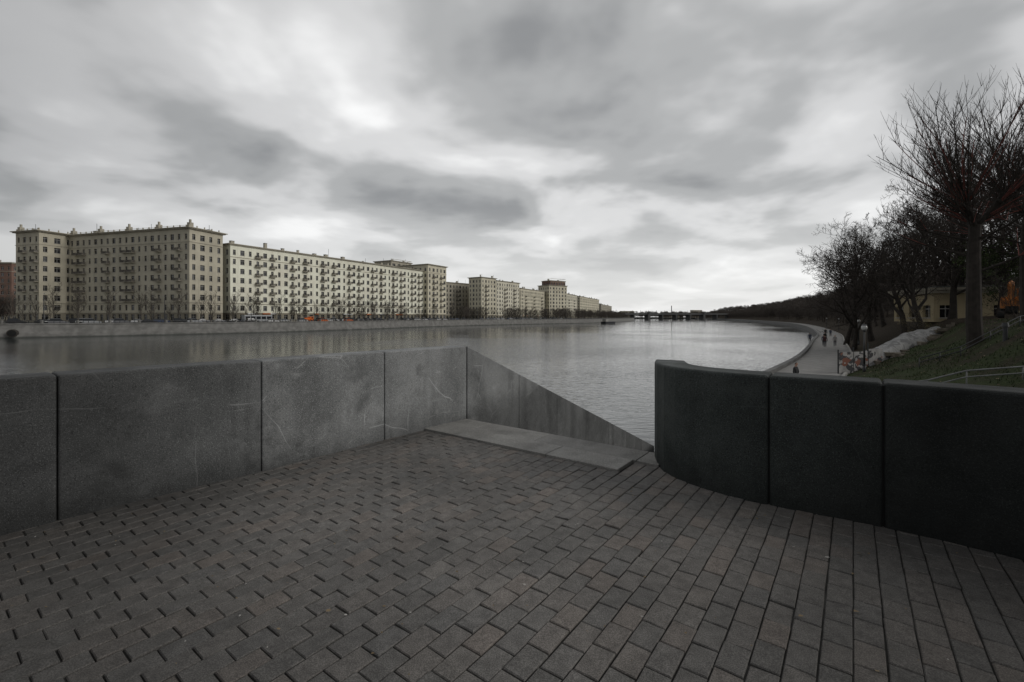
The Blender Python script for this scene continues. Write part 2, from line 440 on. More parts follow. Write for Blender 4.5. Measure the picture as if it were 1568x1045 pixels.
def building(name, p0, p1, depth, z0, z1, nb, nf, wall, side_nb=3, balc=(), cornice=1.0, roofbits=True, band=True, rail_posts=False, shops=0, seed=1):
    rnd = random.Random(seed)
    e = empty(name)
    p0 = V((p0[0], p0[1], 0)); p1 = V((p1[0], p1[1], 0))
    d = (p1-p0); L = d.length; d.normalize(); n = V((d.y, -d.x, 0)); up = V((0, 0, 1))
    c = [p0, p1, p1-n*depth, p0-n*depth]
    W, G, F, C, B, R = MB(), MB(), MB(), MB(), MB(), MB()
    zt = z1-1.6
    for k, (a, b) in enumerate(((c[0], c[1]), (c[1], c[2]), (c[2], c[3]), (c[3], c[0]))):
        facade(W, G, F, a, b, z0, zt, nb if k % 2 == 0 else side_nb, nf)
    def ring(z, h, o, M=C, m=0):
        q = p0 - d*o + n*o
        M.box(q + up*z, d*(L+2*o), -n*(depth+2*o), up*h, m)
    ring(zt, 1.0, .02, W)
    ring(zt+1.0, .35, cornice*.6)
    ring(zt+1.353, .3, cornice)
    ch = (zt-z0)/nf
    if band:
        def hoop(z, h, o):
            C.box(p0-d*o+up*z+n*.004, d*(L+2*o), n*o, up*h)
            C.box(p1+d*.004+up*z-n*.002, d*(o-.005), -n*depth, up*h)
        hoop(z0+ch*2-.12, .25, .22); hoop(z0+ch*(nf-1)-.1, .2, .18)
        hoop(z0+ch-.1, .2, .12)
    for (i, jlo, jhi) in balc:
        a = (i+.5)*L/nb
        for j in range(jlo, min(jhi, nf)):
            z = z0+j*ch+ch*.12
            w = min(2.9, L/nb*.95)
            o = p0+d*(a-w/2)+n*.25+up*z
            B.box(o-n*.24, d*w, n*1.4, up*.18, 1)
            for q in range(int(w/.16)):
                B.box(o+n*1.1+up*.183+d*(q*.16), d*.07, n*.05, up*.85)
            B.box(o+n*1.08+up*1.035, d*w, n*.09, up*.08)
            B.box(o+up*.183, d*.06, n*1.07, up*.9); B.box(o+d*(w-.06)+up*.183, d*.06, n*1.07, up*.9)
    ring(z1+.055, .25, -.8, R)
    if roofbits:
        k = int(L/9)
        for i in range(k):
            q = p0+d*((i+.5+rnd.uniform(-.3, .3))*L/k)-n*rnd.uniform(1.5, depth-3)
            w = rnd.uniform(.7, 1.8); h = rnd.uniform(1.0, 2.6)
            R.box(q+up*z1, d*w, -n*w*.8, up*h, 1)
            R.box(q-d*.1+n*.1+up*(z1+h+.003), d*(w+.2), -n*(w*.8+.2), up*.12, 0)
            if rnd.random() < .5:
                R.box(q+d*2+up*z1, d*.1, -n*.1, up*rnd.uniform(2.5, 4.5), 0)
    if rail_posts:
        for i in range(int(L/3.2)+1):
            q = p0+d*(i*3.2)-n*.1
            R.box(q+up*(z1+.05), d*.3, -n*.3, up*1.0, 1)
        R.box(p0-n*.2+up*(z1+.8), d*L, -n*.08, up*.1, 1)
        for i in range(int(depth/3.2)+1):
            q = p1-n*(i*3.2)-d*.4
            R.box(q+up*(z1+.05), d*.3, -n*.3, up*1.0, 1)
        for i in range(int(L/16)+1):
            q = p0+d*min(L-1.6, i*16+.4)-n*.3
            R.box(q+up*(z1+.06), d*1.5, -n*1.5, up*1.9, 1)
            R.box(q+d*.45-n*.45+up*(z1+1.963), d*.6, -n*.6, up*1.2, 1)
    W.obj("walls", [wall, M_base], e); G.obj("windows", M_glass, e); F.obj("window_frames", M_frame, e)
    C.obj("cornices", M_corn, e); R.obj("roof", [M_roof, M_corn], e)
    if B.v: B.obj("balconies", [M_balc, M_corn], e)
    if shops:
        S = MB()
        cols = 3
        for i in range(nb):
            if rnd.random() < shops:
                a = i*L/nb+.3; w = L/nb*rnd.uniform(.6, 1.1)
                S.box(p0+d*a+n*.25+up*(z0+ch*.84), d*w, n*.25, up*.6, rnd.randrange(cols))
        S.obj("shop_signs", [simple("sign_orange", (.45, .16, .06), .5), simple("sign_white", (.6, .6, .58), .5), simple("sign_grey", (.2, .2, .2), .5)], e)
    return e
def wallm(name, c, v=.12):
    m = bpy.data.materials.new(name)
    nt, ns, ls, p = nodes_of(m)
    tc = ns.new('ShaderNodeTexCoord')
    n1 = N(ns, 'ShaderNodeTexNoise', Scale=.15, Detail=6.0, Roughness=.65); ls.new(tc.outputs['Object'], n1.inputs['Vector'])
    mm = ns.new('ShaderNodeMapping'); mm.inputs['Scale'].default_value = (1, 1, .12); ls.new(tc.outputs['Object'], mm.inputs[0])
    n2 = N(ns, 'ShaderNodeTexNoise', Scale=1.2, Detail=5.0, Roughness=.6); ls.new(mm.outputs[0], n2.inputs['Vector'])
    c1 = mixc(ns, ls, ramp(ns, ls, n1.outputs[0], .3, .7), [x*(1-v) for x in c], [min(.85, x*(1+v)) for x in c])
    c1 = mixc(ns, ls, ramp(ns, ls, n2.outputs[0], .5, .72, 0, .35), c1, [x*.6 for x in c])
    ls.new(c1, p.inputs['Base Color']); p.inputs['Roughness'].default_value = .9; return m
M_base = wallm("rusticated_base", (.27, .245, .19)); M_corn = wallm("stucco_trim", (.40, .37, .30))
M_w1 = wallm("stucco_beige", (.47, .435, .345)); M_w2 = wallm("stucco_cream", (.80, .765, .635)); M_w3 = wallm("stucco_tan", (.40, .37, .30))
M_w4 = wallm("stucco_sand", (.60, .56, .44)); M_wb = wallm("brick_brown", (.18, .11, .085)); M_w5 = wallm("stucco_light", (.66, .625, .51))
Z0 = -.6
b1 = [(i, 2, 8) for i in (1, 2, 6, 9, 10, 14, 17)]
building("apartment_building", (-187, 193), (-123.5, 175), 14.5, Z0, 36.0, 19, 9, M_w1, 4, b1, 1.3, rail_posts=True, seed=3)
building("apartment_building", (-203.2, 187.2), (-189.75, 183.4), 16, Z0, 36.4, 4, 9, M_w1, 4, [(1, 3, 8), (3, 3, 8)], 1.3, rail_posts=True, seed=4)
b2 = [(i, 1+(i % 2), 8) for i in range(2, 38) if i % 5 in (0, 3)]
building("apartment_building", (-117.6, 190.8), (-57, 307), 14, Z0, 32.3, 38, 8, M_w2, 3, b2, .9, shops=.3, seed=5)
building("apartment_building", (-55.6, 302), (-46, 320), 42, Z0, 36.6, 5, 9, M_w4, 10, [(1, 2, 8), (3, 2, 8)], 1.0, seed=6)
building("apartment_building", (-84, 318), (-74, 336), 16, 36.8, 41, 4, 1, M_w3, 3, (), .8, seed=7)
building("apartment_building", (-56, 385), (-27, 421), 14, Z0, 31, 12, 8, M_w3, 4, [(3, 1, 7), (8, 1, 7)], .8, seed=8)
building("apartment_building", (-25.5, 382), (-14, 398), 14, Z0, 35, 5, 9, M_w4, 4, [(1, 1, 8)], 1.0, seed=9)
building("apartment_building", (-13.6, 399), (7, 431), 14, Z0, 33.5, 10, 9, M_w5, 4, [(3, 1, 8), (7, 1, 8)], .9, seed=10)
building("apartment_building", (8, 434), (38, 500), 14, Z0, 29, 20, 8, M_w4, 4, [(3, 1, 7), (9, 1, 7), (15, 1, 7)], .8, shops=.2, seed=11)
building("apartment_building", (40, 492), (61, 508), 18, Z0, 36, 6, 9, M_w4, 5, (), 1.0, seed=12)
building("apartment_building", (42, 500), (60, 514), 14, 36.2, 41.5, 6, 1, M_wb, 4, (), .6, seed=13)
building("apartment_building", (50, 500), (84, 590), 14, Z0, 29, 24, 8, M_w5, 4, [(3, 1, 7), (12, 1, 7), (19, 1, 7)], .8, seed=14)
building("apartment_building", (90, 605), (140, 735), 14, Z0, 29, 26, 8, M_w4, 4, (), .8, seed=15)
building("apartment_building", (150, 770), (205, 940), 14, Z0, 23, 26, 7, M_w3, 4, (), .8, seed=16)
building("apartment_building", (-330, 262), (-289, 264), 20, Z0, 33, 12, 9, M_wb, 5, (), .6, seed=17)
building("apartment_building", (-212, 232), (-190, 226), 16, Z0, 34, 8, 9, M_w3, 5, (), .6, seed=18)

# ---------------------------------------------------------------- bridge
br = empty("river_bridge")
mb = MB()
A = V((215, 985, 0)); Bp = V((520, 1060, 0)); d = (Bp-A).normalized(); n = V((-d.y, d.x, 0)); L = (Bp-A).length; up = V((0, 0, 1))
mb.box(A+up*6.3, d*L, n*20, up*2.4)
mb.box(A+up*8.703, d*L, n*.3, up*1.1)
M_bridge = simple("bridge_concrete", (.10, .10, .10), .9, .2, .1)
mb.obj("deck", M_bridge, br)
mb = MB()
for i in range(9):
    q = A+d*(L*(i+.5)/9)
    big = i in (2, 6)
    mb.box(q+up*-6, d*(5 if big else 2.5), n*16, up*12.297)
    if big: mb.box(q+up*8.71-n*3.5, d*4, n*3.4, up*5)
mb.obj("piers", M_bridge, br)
mb = MB()
for i in range(16):
    q = A+d*(L*(i+.5)/16)
    mb.box(q+up*8.71+n*.5, d*.5, n*.5, up*7)
mb.box(A+d*150+up*8.71+n*8, d*1.2, n*1.2, up*18)
mb.obj("lamp_posts", M_iron, br)
for k, (x0, x1, y, h, m) in enumerate(((330, 390, 1600, 17, M_w3), (700, 745, 1580, 22, M_w5), (420, 470, 1750, 24, M_w3), (560, 640, 1700, 18, M_w4), (655, 690, 1650, 26, M_w3))):
    building("distant_building", (x0, y), (x1, y+8), 20, Z0, h, 12, 4, m, 4, (), .5, False, seed=30+k)

# ---------------------------------------------------------------- trees
M_bark = simple("bark_dark", (.030, .025, .021), .95, .3, 3, .3)
M_bark2 = simple("bark_brown", (.050, .041, .035), .95, .3, 2, 0)
M_barkf = simple("bark_far", (.085, .073, .064), .95, .35, .4, 0)
M_barkq = simple("bark_greyish", (.085, .075, .062), .95, .3, 2, 0)
M_twig_r = simple("twig_reddish", (.17, .055, .045), .9, .3, 2, 0)

def gen_tree(seed, H, r0, nchild=(9, 7, 6, 5), spread=.9, trunk_frac=.3, upw=.25, minr=.012, lenf=(.55, .55, .5, .5), straight=.18):
    rnd = random.Random(seed); mb = MB()
    def rv(): return V((rnd.gauss(0, 1), rnd.gauss(0, 1), rnd.gauss(0, 1)))
    def br(p, d, L, r, lev):
        ns = (8, 5, 4, 3, 2)[lev]; sides = (9, 6, 4, 3, 3)[lev]
        pts = [p]; rs = [r]; dirs = [d]
        q = p.copy(); dd = d.copy()
        for i in range(ns):
            dd = (dd + rv()*straight*(.5 if lev == 0 else 1) + V((0, 0, upw*(.3 if lev else .1)))).normalized()
            q = q + dd*(L/ns); pts.append(q.copy()); dirs.append(dd.copy())
            rs.append(max(minr*.6, r*(1-(i+1)/ns*(.75 if lev else .8))))
        if lev == 0: rs[0] *= 1.35
        mb.tube(pts, rs, sides, (0 if lev < 3 else 1), cap=False)
        if lev >= len(nchild): return
        nc = nchild[lev]
        lo = trunk_frac if lev == 0 else .2
        for k in range(nc):
            t = lo + (1-lo)*((k+rnd.random()*.8)/nc)
            f = t*ns; i = min(ns-1, int(f)); u = f-i
            P = pts[i].lerp(pts[i+1], u); R = rs[i]*(1-u)+rs[i+1]*u
            D = dirs[i+1]
            s = rv(); s = s - D*s.dot(D)
            if s.length < 1e-3: continue
            s.normalize()
            nd = (D*(1-spread*.45) + s*spread*rnd.uniform(.7, 1.1) + V((0, 0, upw))).normalized()
            cl = L*lenf[lev]*rnd.uniform(.7, 1.2)*(1.15-.5*t)
            br(P, nd, cl, max(minr, R*rnd.uniform(.5, .7)), lev+1)
    br(V((0, 0, -.3)), V((0, 0, 1)), H, r0, 0)
    return mb
T_big = [gen_tree(s, 9.5, .26, (12, 7, 6, 5), 1.0, .22, .2, .016, (.62, .55, .5, .5)).mesh("bare_tree_mesh", [M_bark, M_bark2]) for s in (1, 2, 3)]
def far_tree(seed, H, R, nsl):
    mb = gen_tree(seed, H*.85, .2, (9, 5), .9, .2, .3, .05)
    mb.m = [0]*len(mb.f)
    rnd = random.Random(seed)
    for i in range(nsl):
        a = rnd.uniform(0, 6.283); rr = R*math.sqrt(rnd.random()); h = rnd.random()
        rr *= (.45+.75*math.sin(math.pi*min(1, .15+h*.85)))
        p = V((rr*math.cos(a), rr*math.sin(a), H*(.22+.75*h)))
        d = V((math.cos(a)*rr*.35+rnd.gauss(0, .6), math.sin(a)*rr*.35+rnd.gauss(0, .6), 1.1+rnd.gauss(0, .5))).normalized()
        s = d.orthogonal().normalized(); s.rotate(Matrix.Rotation(rnd.uniform(0, 6.28), 3, d))
        l = rnd.uniform(.6, 1.5); w = rnd.uniform(.02, .05)
        mb.poly([p-s*w, p+s*w, p+d*l], 1)
        d2 = (d+s*.8).normalized(); mb.poly([p+d*l*.3, p+d*l*.3+V((w, w, w))*1.2, p+d*l*.3+d2*l*.6], 1)
    return mb.mesh("far_tree_mesh", [M_bark2, M_barkf])
T_far = [far_tree(s, 9.5, r, 800) for s, r in ((11, 3.2), (12, 3.8), (13, 2.8), (14, 3.5))]
T_slim = [gen_tree(s, 9.0, .14, (14, 6, 4), .8, .2, .35, .022, (.42, .5, .5, .5)).mesh("slim_tree_mesh", [M_barkq, M_barkq]) for s in (21, 22)]

def inst(me, name, x, y, z, s=1.0, rz=None, tilt=0.0, parent=None, sz=1.0):
    if z < -50: return None
    o = bpy.data.objects.new(name, me)
    o.location = (x, y, z); o.scale = (s, s, s*sz)
    o.rotation_euler = (random.uniform(-tilt, tilt), random.uniform(-tilt, tilt), random.uniform(0, 6.28) if rz is None else rz)
    return link(o, parent)

for (x, y, s, k, sz) in ((45.5, 61, 1.25, 0, 1.0), (43.0, 47.5, 1.15, 1, 1.05), (52, 66, 1.5, 2, 1.0), (50, 52, 1.45, 1, 1.0), (60, 80, 1.65, 0, 1.0), (60, 64, 1.6, 2, 1.0),
                     (66, 72, 1.7, 1, 1.0), (58, 45, 1.4, 0, 1.1), (70, 60, 1.6, 2, 1.0), (51, 35.5, 1.1, 1, 1.0), (75, 92, 1.6, 1, 1.0), (80, 76, 1.7, 0, 1.0),
                     (64, 97, 1.4, 2, 1.0), (86, 110, 1.5, 0, 1.0), (62, 52, 1.5, 0, 1.0), (46.5, 54, 1.3, 2, 1.05), (54, 74, 1.5, 1, 1.0), (57, 58, 1.5, 0, 1.0), (73, 84, 1.6, 2, 1.0), (56.5, 47.5, 1.2, 2, 1.0), (68, 50, 1.5, 1, 1.1)):
    inst(T_big[k], "bare_tree", x, y, gz(x, y)-.1, s, tilt=.1, sz=sz)

wood = empty("distant_woodland")
rnd = random.Random(5)
cnt = 0
while cnt < 1150:
    t = rnd.random()
    idx = min(int(len(bankR)*(.12 + .86*t*t**.15)), len(bankR)-1)
    s = rnd.uniform(10, 24) if rnd.random() < .4 else rnd.uniform(16, 110)
    q = bankR[idx] - nR[idx]*s
    if q.y < 78 or (q.y < 100 and s < 24):
        cnt += .2; continue
    inst(T_far[int(rnd.random()*4)], "tree", q.x, q.y, gz(q.x, q.y)-.1, rnd.uniform(.7, 1.45), tilt=.1, parent=wood)
    cnt += 1
shr = [gen_tree(s, 2.2, .04, (12, 8, 5), 1.1, .05, .3, .008, (.8, .6, .5, .5)).mesh("shrub_mesh", [M_bark2, M_bark2]) for s in (31, 32)]
for i in range(60):
    x = rnd.uniform(32, 80); y = rnd.uniform(32, 90); z = gz(x, y)
    if z < .3: continue
    inst(shr[i % 2], "bare_shrub", x, y, z-.05, rnd.uniform(.8, 1.8))
row = empty("embankment_tree_row")
for i in range(len(bankL)):
    p = bankL[i]
    if p.y < 90 or p.y > 950: continue
    for k in range(3 if p.y < 330 else 4):
        if rnd.random() < .1: continue
        s = rnd.choice((3.6, 18.7, 22)) if p.y < 330 else rnd.uniform(18, 60)
        q = p + nL[i]*s + V((rnd.uniform(-3, 3), rnd.uniform(-3, 3)))
        if s < 5: q = p+nL[i]*3.6
        if s < 5 and rnd.random() < .6: continue
        inst(T_slim[rnd.randrange(2)] if rnd.random() < .75 or p.y < 330 else T_far[rnd.randrange(4)], "tree", q.x, q.y, -.6, rnd.uniform(.6, 1.3) if p.y < 330 else rnd.uniform(.8, 1.2), parent=row)
for i in range(26):
    inst(T_far[i % 4], "tree", -285+rnd.uniform(-30, 70), 205+rnd.uniform(0, 25), -.6, rnd.uniform(.9, 1.3), parent=row)
far_b = empty("distant_tree_line")
for i in range(420):
    x = rnd.uniform(240, 1000); inst(T_far[i % 4], "tree", x, rnd.uniform(1502, 1600), -.6, rnd.uniform(1.2, 2.2), parent=far_b)

def pollard(seed):
    rnd = random.Random(seed); mb = MB()
    def limb(p, d, L, r, r2, bend=.08, n=5, sides=8, m=0, lift=0.0):
        pts = [p]; rs = [r]; q = p.copy(); dd = d.normalized()
        for i in range(n):
            dd = (dd+V((rnd.gauss(0, bend), rnd.gauss(0, bend), rnd.gauss(0, bend*.5)+lift))).normalized()
            q = q+dd*(L/n); pts.append(q.copy()); rs.append(r+(r2-r)*(i+1)/n)
        mb.tube(pts, rs, sides, m, cap=False); return pts, dd
    def shoots(p, d, L, r, k, sp=.5, lev=0):
        for i in range(k):
            dd = (d*1.0+V((rnd.gauss(0, sp), rnd.gauss(0, sp), rnd.uniform(-.05, .35)))).normalized()
            mat = 1 if (lev == 0 and rnd.random() < .4) else (2 if lev else 0)
            pts, de = limb(p, dd, L*rnd.uniform(.6, 1.15), r, r*.35, .06, 5, 4 if lev == 0 else 3, mat, .05)
            if lev < 2:
                for j in range(9 if lev == 0 else 4):
                    t = rnd.uniform(.15, .97)*(len(pts)-1); a = int(t); P = pts[a].lerp(pts[a+1], t-a)
                    shoots(P, (de*.8+V((rnd.gauss(0, .5), rnd.gauss(0, .5), .35))).normalized(), L*(.4 if lev == 0 else .3), max(.010, r*.42), 1, .25, lev+1)
    tr, dd = limb(V((0, 0, -.4)), V((-.04, 0, 1)), 7.6, .40, .29, .025, 8, 12)
    top = tr[-1]
    for (dx, dy, L, r) in ((-.45, .1, 1.6, .2), (.7, -.15, 2.8, .17), (.1, .5, 2.0, .16), (.3, -.5, 1.8, .15), (-.9, -.2, 2.0, .13)):
        pts, de = limb(top-V((0, 0, .25)), V((dx, dy, .9)), L, r, r*.8, .05, 4, 9)
        mb.ball(pts[-1], r*1.15, 0, nu=9, nv=6)
        shoots(pts[-1], (de*.8+V((dx*.55, dy*.5, .45))).normalized(), 5.6, .04, 12, .46)
        for t in (1, 2, 3):
            shoots(pts[t], V((dx*1.8, dy*1.8, .35)).normalized(), 3.8, .03, 3, .4, 0)
    for t in (5, 6, 7, 7):
        a = rnd.uniform(0, 6.28)
        pts, de = limb(tr[t], V((math.cos(a)*.9, math.sin(a)*.9, .4)), 2.2, .09, .06, .08, 3, 6)
        shoots(pts[-1], de, 2.8, .026, 6, .5)
    return mb
pmb = pollard(4)
pm = pmb.mesh("pollarded_tree_mesh", [M_bark, M_twig_r, M_bark2])
inst(pm, "pollarded_tree", 28.6, 28.2, gz(28.6, 28.2)-.1, 1.04, rz=.3)
pm2 = pollard(9).mesh("pollarded_tree_mesh2", [M_bark, M_twig_r, M_bark2])
inst(pm2, "pollarded_tree", 34.4, 30.5, gz(34.4, 30.5)-.1, 1.0, rz=1.3)

def leafy(seed, H, R, nl, leaf):
    rnd = random.Random(seed); mb = MB()
    base = gen_tree(seed, H*.8, .12, (9, 6, 4), .8, .15, .3, .012)
    mb.v, mb.f, mb.m = base.v, base.f, [0]*len(base.f)
    cl = [(V((rnd.gauss(0, R*.4), rnd.gauss(0, R*.4), H*rnd.uniform(.25, .98))), rnd.uniform(.35, .9)) for _ in range(26)]
    for i in range(nl):
        c, cr = rnd.choice(cl)
        p = c + V((rnd.gauss(0, cr*.5), rnd.gauss(0, cr*.5), rnd.gauss(0, cr*.5)))
        a = V((rnd.gauss(0, 1), rnd.gauss(0, 1), rnd.gauss(0, 1))).normalized(); b = a.orthogonal().normalized()
        l = leaf*rnd.uniform(.6, 1.3)
        mb.poly([p, p+a*l*.5+b*l*.3, p+a*l, p+a*l*.5-b*l*.3], 1)
    return mb
M_leaf = simple("leaf_green", (.06, .085, .03), .8, .5, .9, 0, island=.4)
M_leafy = simple("leaf_yellowish", (.11, .09, .04), .8, .5, .9, 0, island=.4)
lt = leafy(3, 6.5, 2.4, 3200, .16).mesh("leafy", [M_bark, M_leaf]); lt2 = leafy(5, 4.5, 2.2, 1300, .12).mesh("leafy2", [M_bark, M_leafy])
inst(lt2, "leafy_tree", 41.5, 46.5, gz(41.5, 46.5), .7)
inst(lt, "leafy_tree", 55.5, 46.0, gz(55.5, 46.0), 1.5, rz=2)
inst(lt, "leafy_tree", 53.0, 50.0, gz(53.0, 50.0), 1.3, rz=4)

gm = MB()
for i in range(24000):
    x = rnd.uniform(12, 44); y = rnd.uniform(11, 46)
    z = gz(x, y)
    if z < -2.6 or z > 1.6: continue
    if mnoise.noise(V((x*.3, y*.3, 2))) < -.1: continue
    h = rnd.uniform(.06, .18); a = rnd.uniform(0, 6.28); w = .03
    dx, dy = math.cos(a)*w, math.sin(a)*w
    gm.poly([(x-dx, y-dy, z-.02), (x+dx, y+dy, z-.02), (x+rnd.gauss(0, .05), y+rnd.gauss(0, .05), z+h)])
gm.obj("grass", simple("grass_blade", (.04, .055, .022), .9, .5, .8, 0))
gm = MB()
for i in range(5000):
    x = rnd.uniform(14, 60); y = rnd.uniform(12, 60); z = gz(x, y)
    if z < -2.5: continue
    s = rnd.uniform(.05, .12); a = rnd.uniform(0, 6.28)
    gm.poly([(x, y, z+.03), (x+s*math.cos(a), y+s*math.sin(a), z+.06), (x+s*math.cos(a+1), y+s*math.sin(a+1), z+.05)], 0 if rnd.random() < .8 else 1)
gm.obj("leaf_litter", [simple("litter_brown", (.10, .07, .04), .9, .4, 2), simple("litter_tan", (.22, .18, .12), .9)])

# ---------------------------------------------------------------- granite parapets of the viewing platform
def wall(name, pts, seams, base, thick, mat, bev=.014):
    P = [V((p[0], p[1])) for p in pts]; nn = normals2(P); T = [p[2] for p in pts]
    mb = MB()
    for a, b in zip(seams[:-1], seams[1:]):
        idx = list(range(a, b+1)); start = len(mb.v)
        for k in idx:
            p = P[k].copy(); z = T[k]
            if k == a or k == b:
                o = (P[k+1]-P[k]) if k == a else (P[k-1]-P[k])
                f = .004/o.length
                zz = T[k+1] if k == a else T[k-1]
                z = z+(zz-z)*f; p = p+o*f
            q = p+nn[k]*thick
            mb.v += [(p.x, p.y, base), (p.x, p.y, z), (q.x, q.y, z), (q.x, q.y, base)]
        c = len(idx)
        for i in range(c-1):
            s0 = start+i*4; s1 = s0+4
            for u in range(4):
                v = (u+1) % 4
                mb.f.append((s0+u, s1+u, s1+v, s0+v)); mb.m.append(0)
        mb.f.append((start, start+1, start+2, start+3)); e = start+(c-1)*4
        mb.f.append((e+3, e+2, e+1, e)); mb.m += [0, 0]
    root = empty(name)
    o = mb.obj("stone_panels", mat, root)
    bmm = bmesh.new(); bmm.from_mesh(o.data); bmesh.ops.recalc_face_normals(bmm, faces=bmm.faces[:]); bmm.to_mesh(o.data); bmm.free()
    bevel(o, bev, 3, 40)
    core = MB()
    for k in range(len(P)):
        p = P[k]+nn[k]*.03; q = P[k]+nn[k]*(thick-.03)
        core.v += [(p.x, p.y, base), (p.x, p.y, T[k]-.025), (q.x, q.y, T[k]-.025), (q.x, q.y, base)]
    for i in range(len(P)-1):
        for u in range(4):
            v = (u+1) % 4; core.f.append((i*4+u, i*4+4+u, i*4+4+v, i*4+v)); core.m.append(0)
    core.obj("mortar_core", M_core, root)
    return root
HW = 1.143
LP = [(-8.5, -5.5), (-8.1, -4.1), (-7.55, -2.75), (-6.9, -1.42), (-6.15, -.13), (-5.35, 1.12), (-4.48, 2.36), (-3.57, 3.59), (-2.59, 4.73), (-1.66, 5.96), (-.70, 7.09)]
LP = [(x, y, HW) for x, y in LP]
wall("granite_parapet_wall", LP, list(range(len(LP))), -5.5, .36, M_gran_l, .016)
D = V((.527, .848)); C0 = V((-.70, 7.09))
SP = []
for k in range(8):
    p = C0 + D*(1.58*k); z = HW-.60*k
    if k == 0: p = p + D*.012
    SP.append((p.x, p.y, z))
M_gran_s = granite("granite_stair_wall", (.24, .245, .245), (.13, .134, .134), .95, False)
wall("granite_stair_parapet", SP, list(range(len(SP))), -5.5, .36, M_gran_s, .012)
RS = []
for k in range(5, 0, -1):
    p = V((1.70, 5.42)) + D*(1.58*k); RS.append((p.x, p.y, 1.1-.6*k+.1))
arc = [(1.70, 5.42), (1.622, 5.20), (1.575, 4.97), (1.575, 4.74), (1.62, 4.55), (1.70, 4.38), (1.82, 4.22), (1.98, 4.06), (2.19, 3.90)]
RP = RS + [(x, y, 1.1) for x, y in arc]
s0 = len(RP)-1
RP += [(2.39, 3.765, 1.1), (2.6, 3.625, 1.1), (2.82, 3.47, 1.1)]; s1 = len(RP)-1
RP += [(3.08, 3.26, 1.1), (3.36, 3.0, 1.1)]
RP += [(3.6, 2.73, 1.1), (3.82, 2.42, 1.1)]; s2 = len(RP)-1
RP += [(4.02, 2.05, 1.1), (4.2, 1.6, 1.1), (4.35, 1.05, 1.1)]; s3 = len(RP)-1
RP += [(4.45, .4, 1.1), (4.5, -.5, 1.1)]; s4 = len(RP)-1
RP += [(4.52, -2, 1.1)]; s5 = len(RP)-1
RP += [(4.52, -3.5, 1.1)]; s6 = len(RP)-1
RP += [(4.52, -5.5, 1.1)]; s7 = len(RP)-1
wall("granite_curved_parapet", RP, [0, 1, 2, 3, 4, 5, s0, s1, s2, s3, s4, s5, s6, s7], -3.3, .34, M_gran_r, .026)

# ---------------------------------------------------------------- paving
O = V((-1.24, 6.47)); b_ = V((.80, -.598)).normalized(); a_ = V((.598, .80)).normalized()
poly = [V((p[0], p[1])) for p in LP[:-1]] + [V((-1.2, 6.5)), V((1.09, 4.73)), V((1.69, 5.46))] + [V((p[0], p[1])) for p in RP[5:]]
def inside(x, y):
    c = False; j = len(poly)-1
    for i in range(len(poly)):
        xi, yi = poly[i]; xj, yj = poly[j]
        if (yi > y) != (yj > y) and x < (xj-xi)*(y-yi)/(yj-yi)+xi: c = not c
        j = i
    return c
root = empty("viewing_terrace_paving")
mb = MB()
base_poly = [(p.x, p.y, -.011) for p in poly]
mb.poly(base_poly)
mb.poly([(-1.2, 6.5, -.016), (1.09, 4.73, -.016), (1.69, 5.46, -.016), (-.7, 7.1, -.016)])
ob = mb.obj("sand_bed", M_sand, root)
bm = bmesh.new(); bm.from_mesh(ob.data); bmesh.ops.triangulate(bm, faces=bm.faces[:]); bm.to_mesh(ob.data); bm.free()
mb = MB()
low = [(p.x*.985, p.y*.985, -5.4) for p in poly]; topv = [(p.x*.985, p.y*.985, -.06) for p in poly]
npv = len(poly); mb.v = low+topv
for i in range(npv):
    j = (i+1) % npv; mb.f.append((i, j, npv+j, npv+i)); mb.m.append(0)
mb.obj("terrace_body", M_conc_d, root)

PW, PL = .128, .20
mb = MB(); rnd = random.Random(3)
for j in range(-70, 70):
    off = (PL/2 if j % 2 else 0) + rnd.uniform(-.009, .009)
    for i in range(-70, 8):
        g = .0034
        b0 = j*PW+g; b1 = (j+1)*PW-g; a0 = i*PL+off+g; a1 = (i+1)*PL+off-g
        if b1 < 2.93 and a1 > .005:
            if a0 > -.02: continue
            a1 = -.004
        if b0 < 2.93 < b1 and a1 > .0: continue
        cs = [O+b_*b0+a_*a0, O+b_*b1+a_*a0, O+b_*b1+a_*a1, O+b_*b0+a_*a1]
        if cs[0].y < -2.6: continue
        if not any(inside(c.x, c.y) for c in cs): continue
        sink = mnoise.noise(V((cs[0].x*.8, cs[0].y*.8, 5)))*.006
        dz = rnd.gauss(0, .0016)+sink; t1 = rnd.gauss(0, .0014); t2 = rnd.gauss(0, .0014)
        jb = rnd.gauss(0, .0012); ja = rnd.gauss(0, .0016); rot = rnd.gauss(0, .008)
        cen = (cs[0]+cs[2])/2; R2d = Matrix.Rotation(rot, 2)
        cs = [cen+R2d@(c-cen) for c in cs]
        s = len(mb.v); ch = .0045
        zz = [dz-t1-t2, dz+t1-t2, dz+t1+t2, dz-t1+t2]
        for k, c in enumerate(cs):
            c = c+b_*jb+a_*ja; mb.v.append((c.x, c.y, -.05))
        for k, c in enumerate(cs):
            c = c+b_*jb+a_*ja; mb.v.append((c.x, c.y, zz[k]-.005))
        sg = ((1, 1), (-1, 1), (-1, -1), (1, -1))
        for k, c in enumerate(cs):
            c = c+b_*(jb+sg[k][0]*ch)+a_*(ja+sg[k][1]*ch); mb.v.append((c.x, c.y, zz[k]))
        for k in range(4):
            k2 = (k+1) % 4
            mb.f.append((s+k, s+k2, s+4+k2, s+4+k)); mb.f.append((s+4+k, s+4+k2, s+8+k2, s+8+k)); mb.m += [0, 0]
        mb.f.append((s+8, s+9, s+10, s+11)); mb.m.append(0)
mb.obj("paving_blocks", M_paver, root)

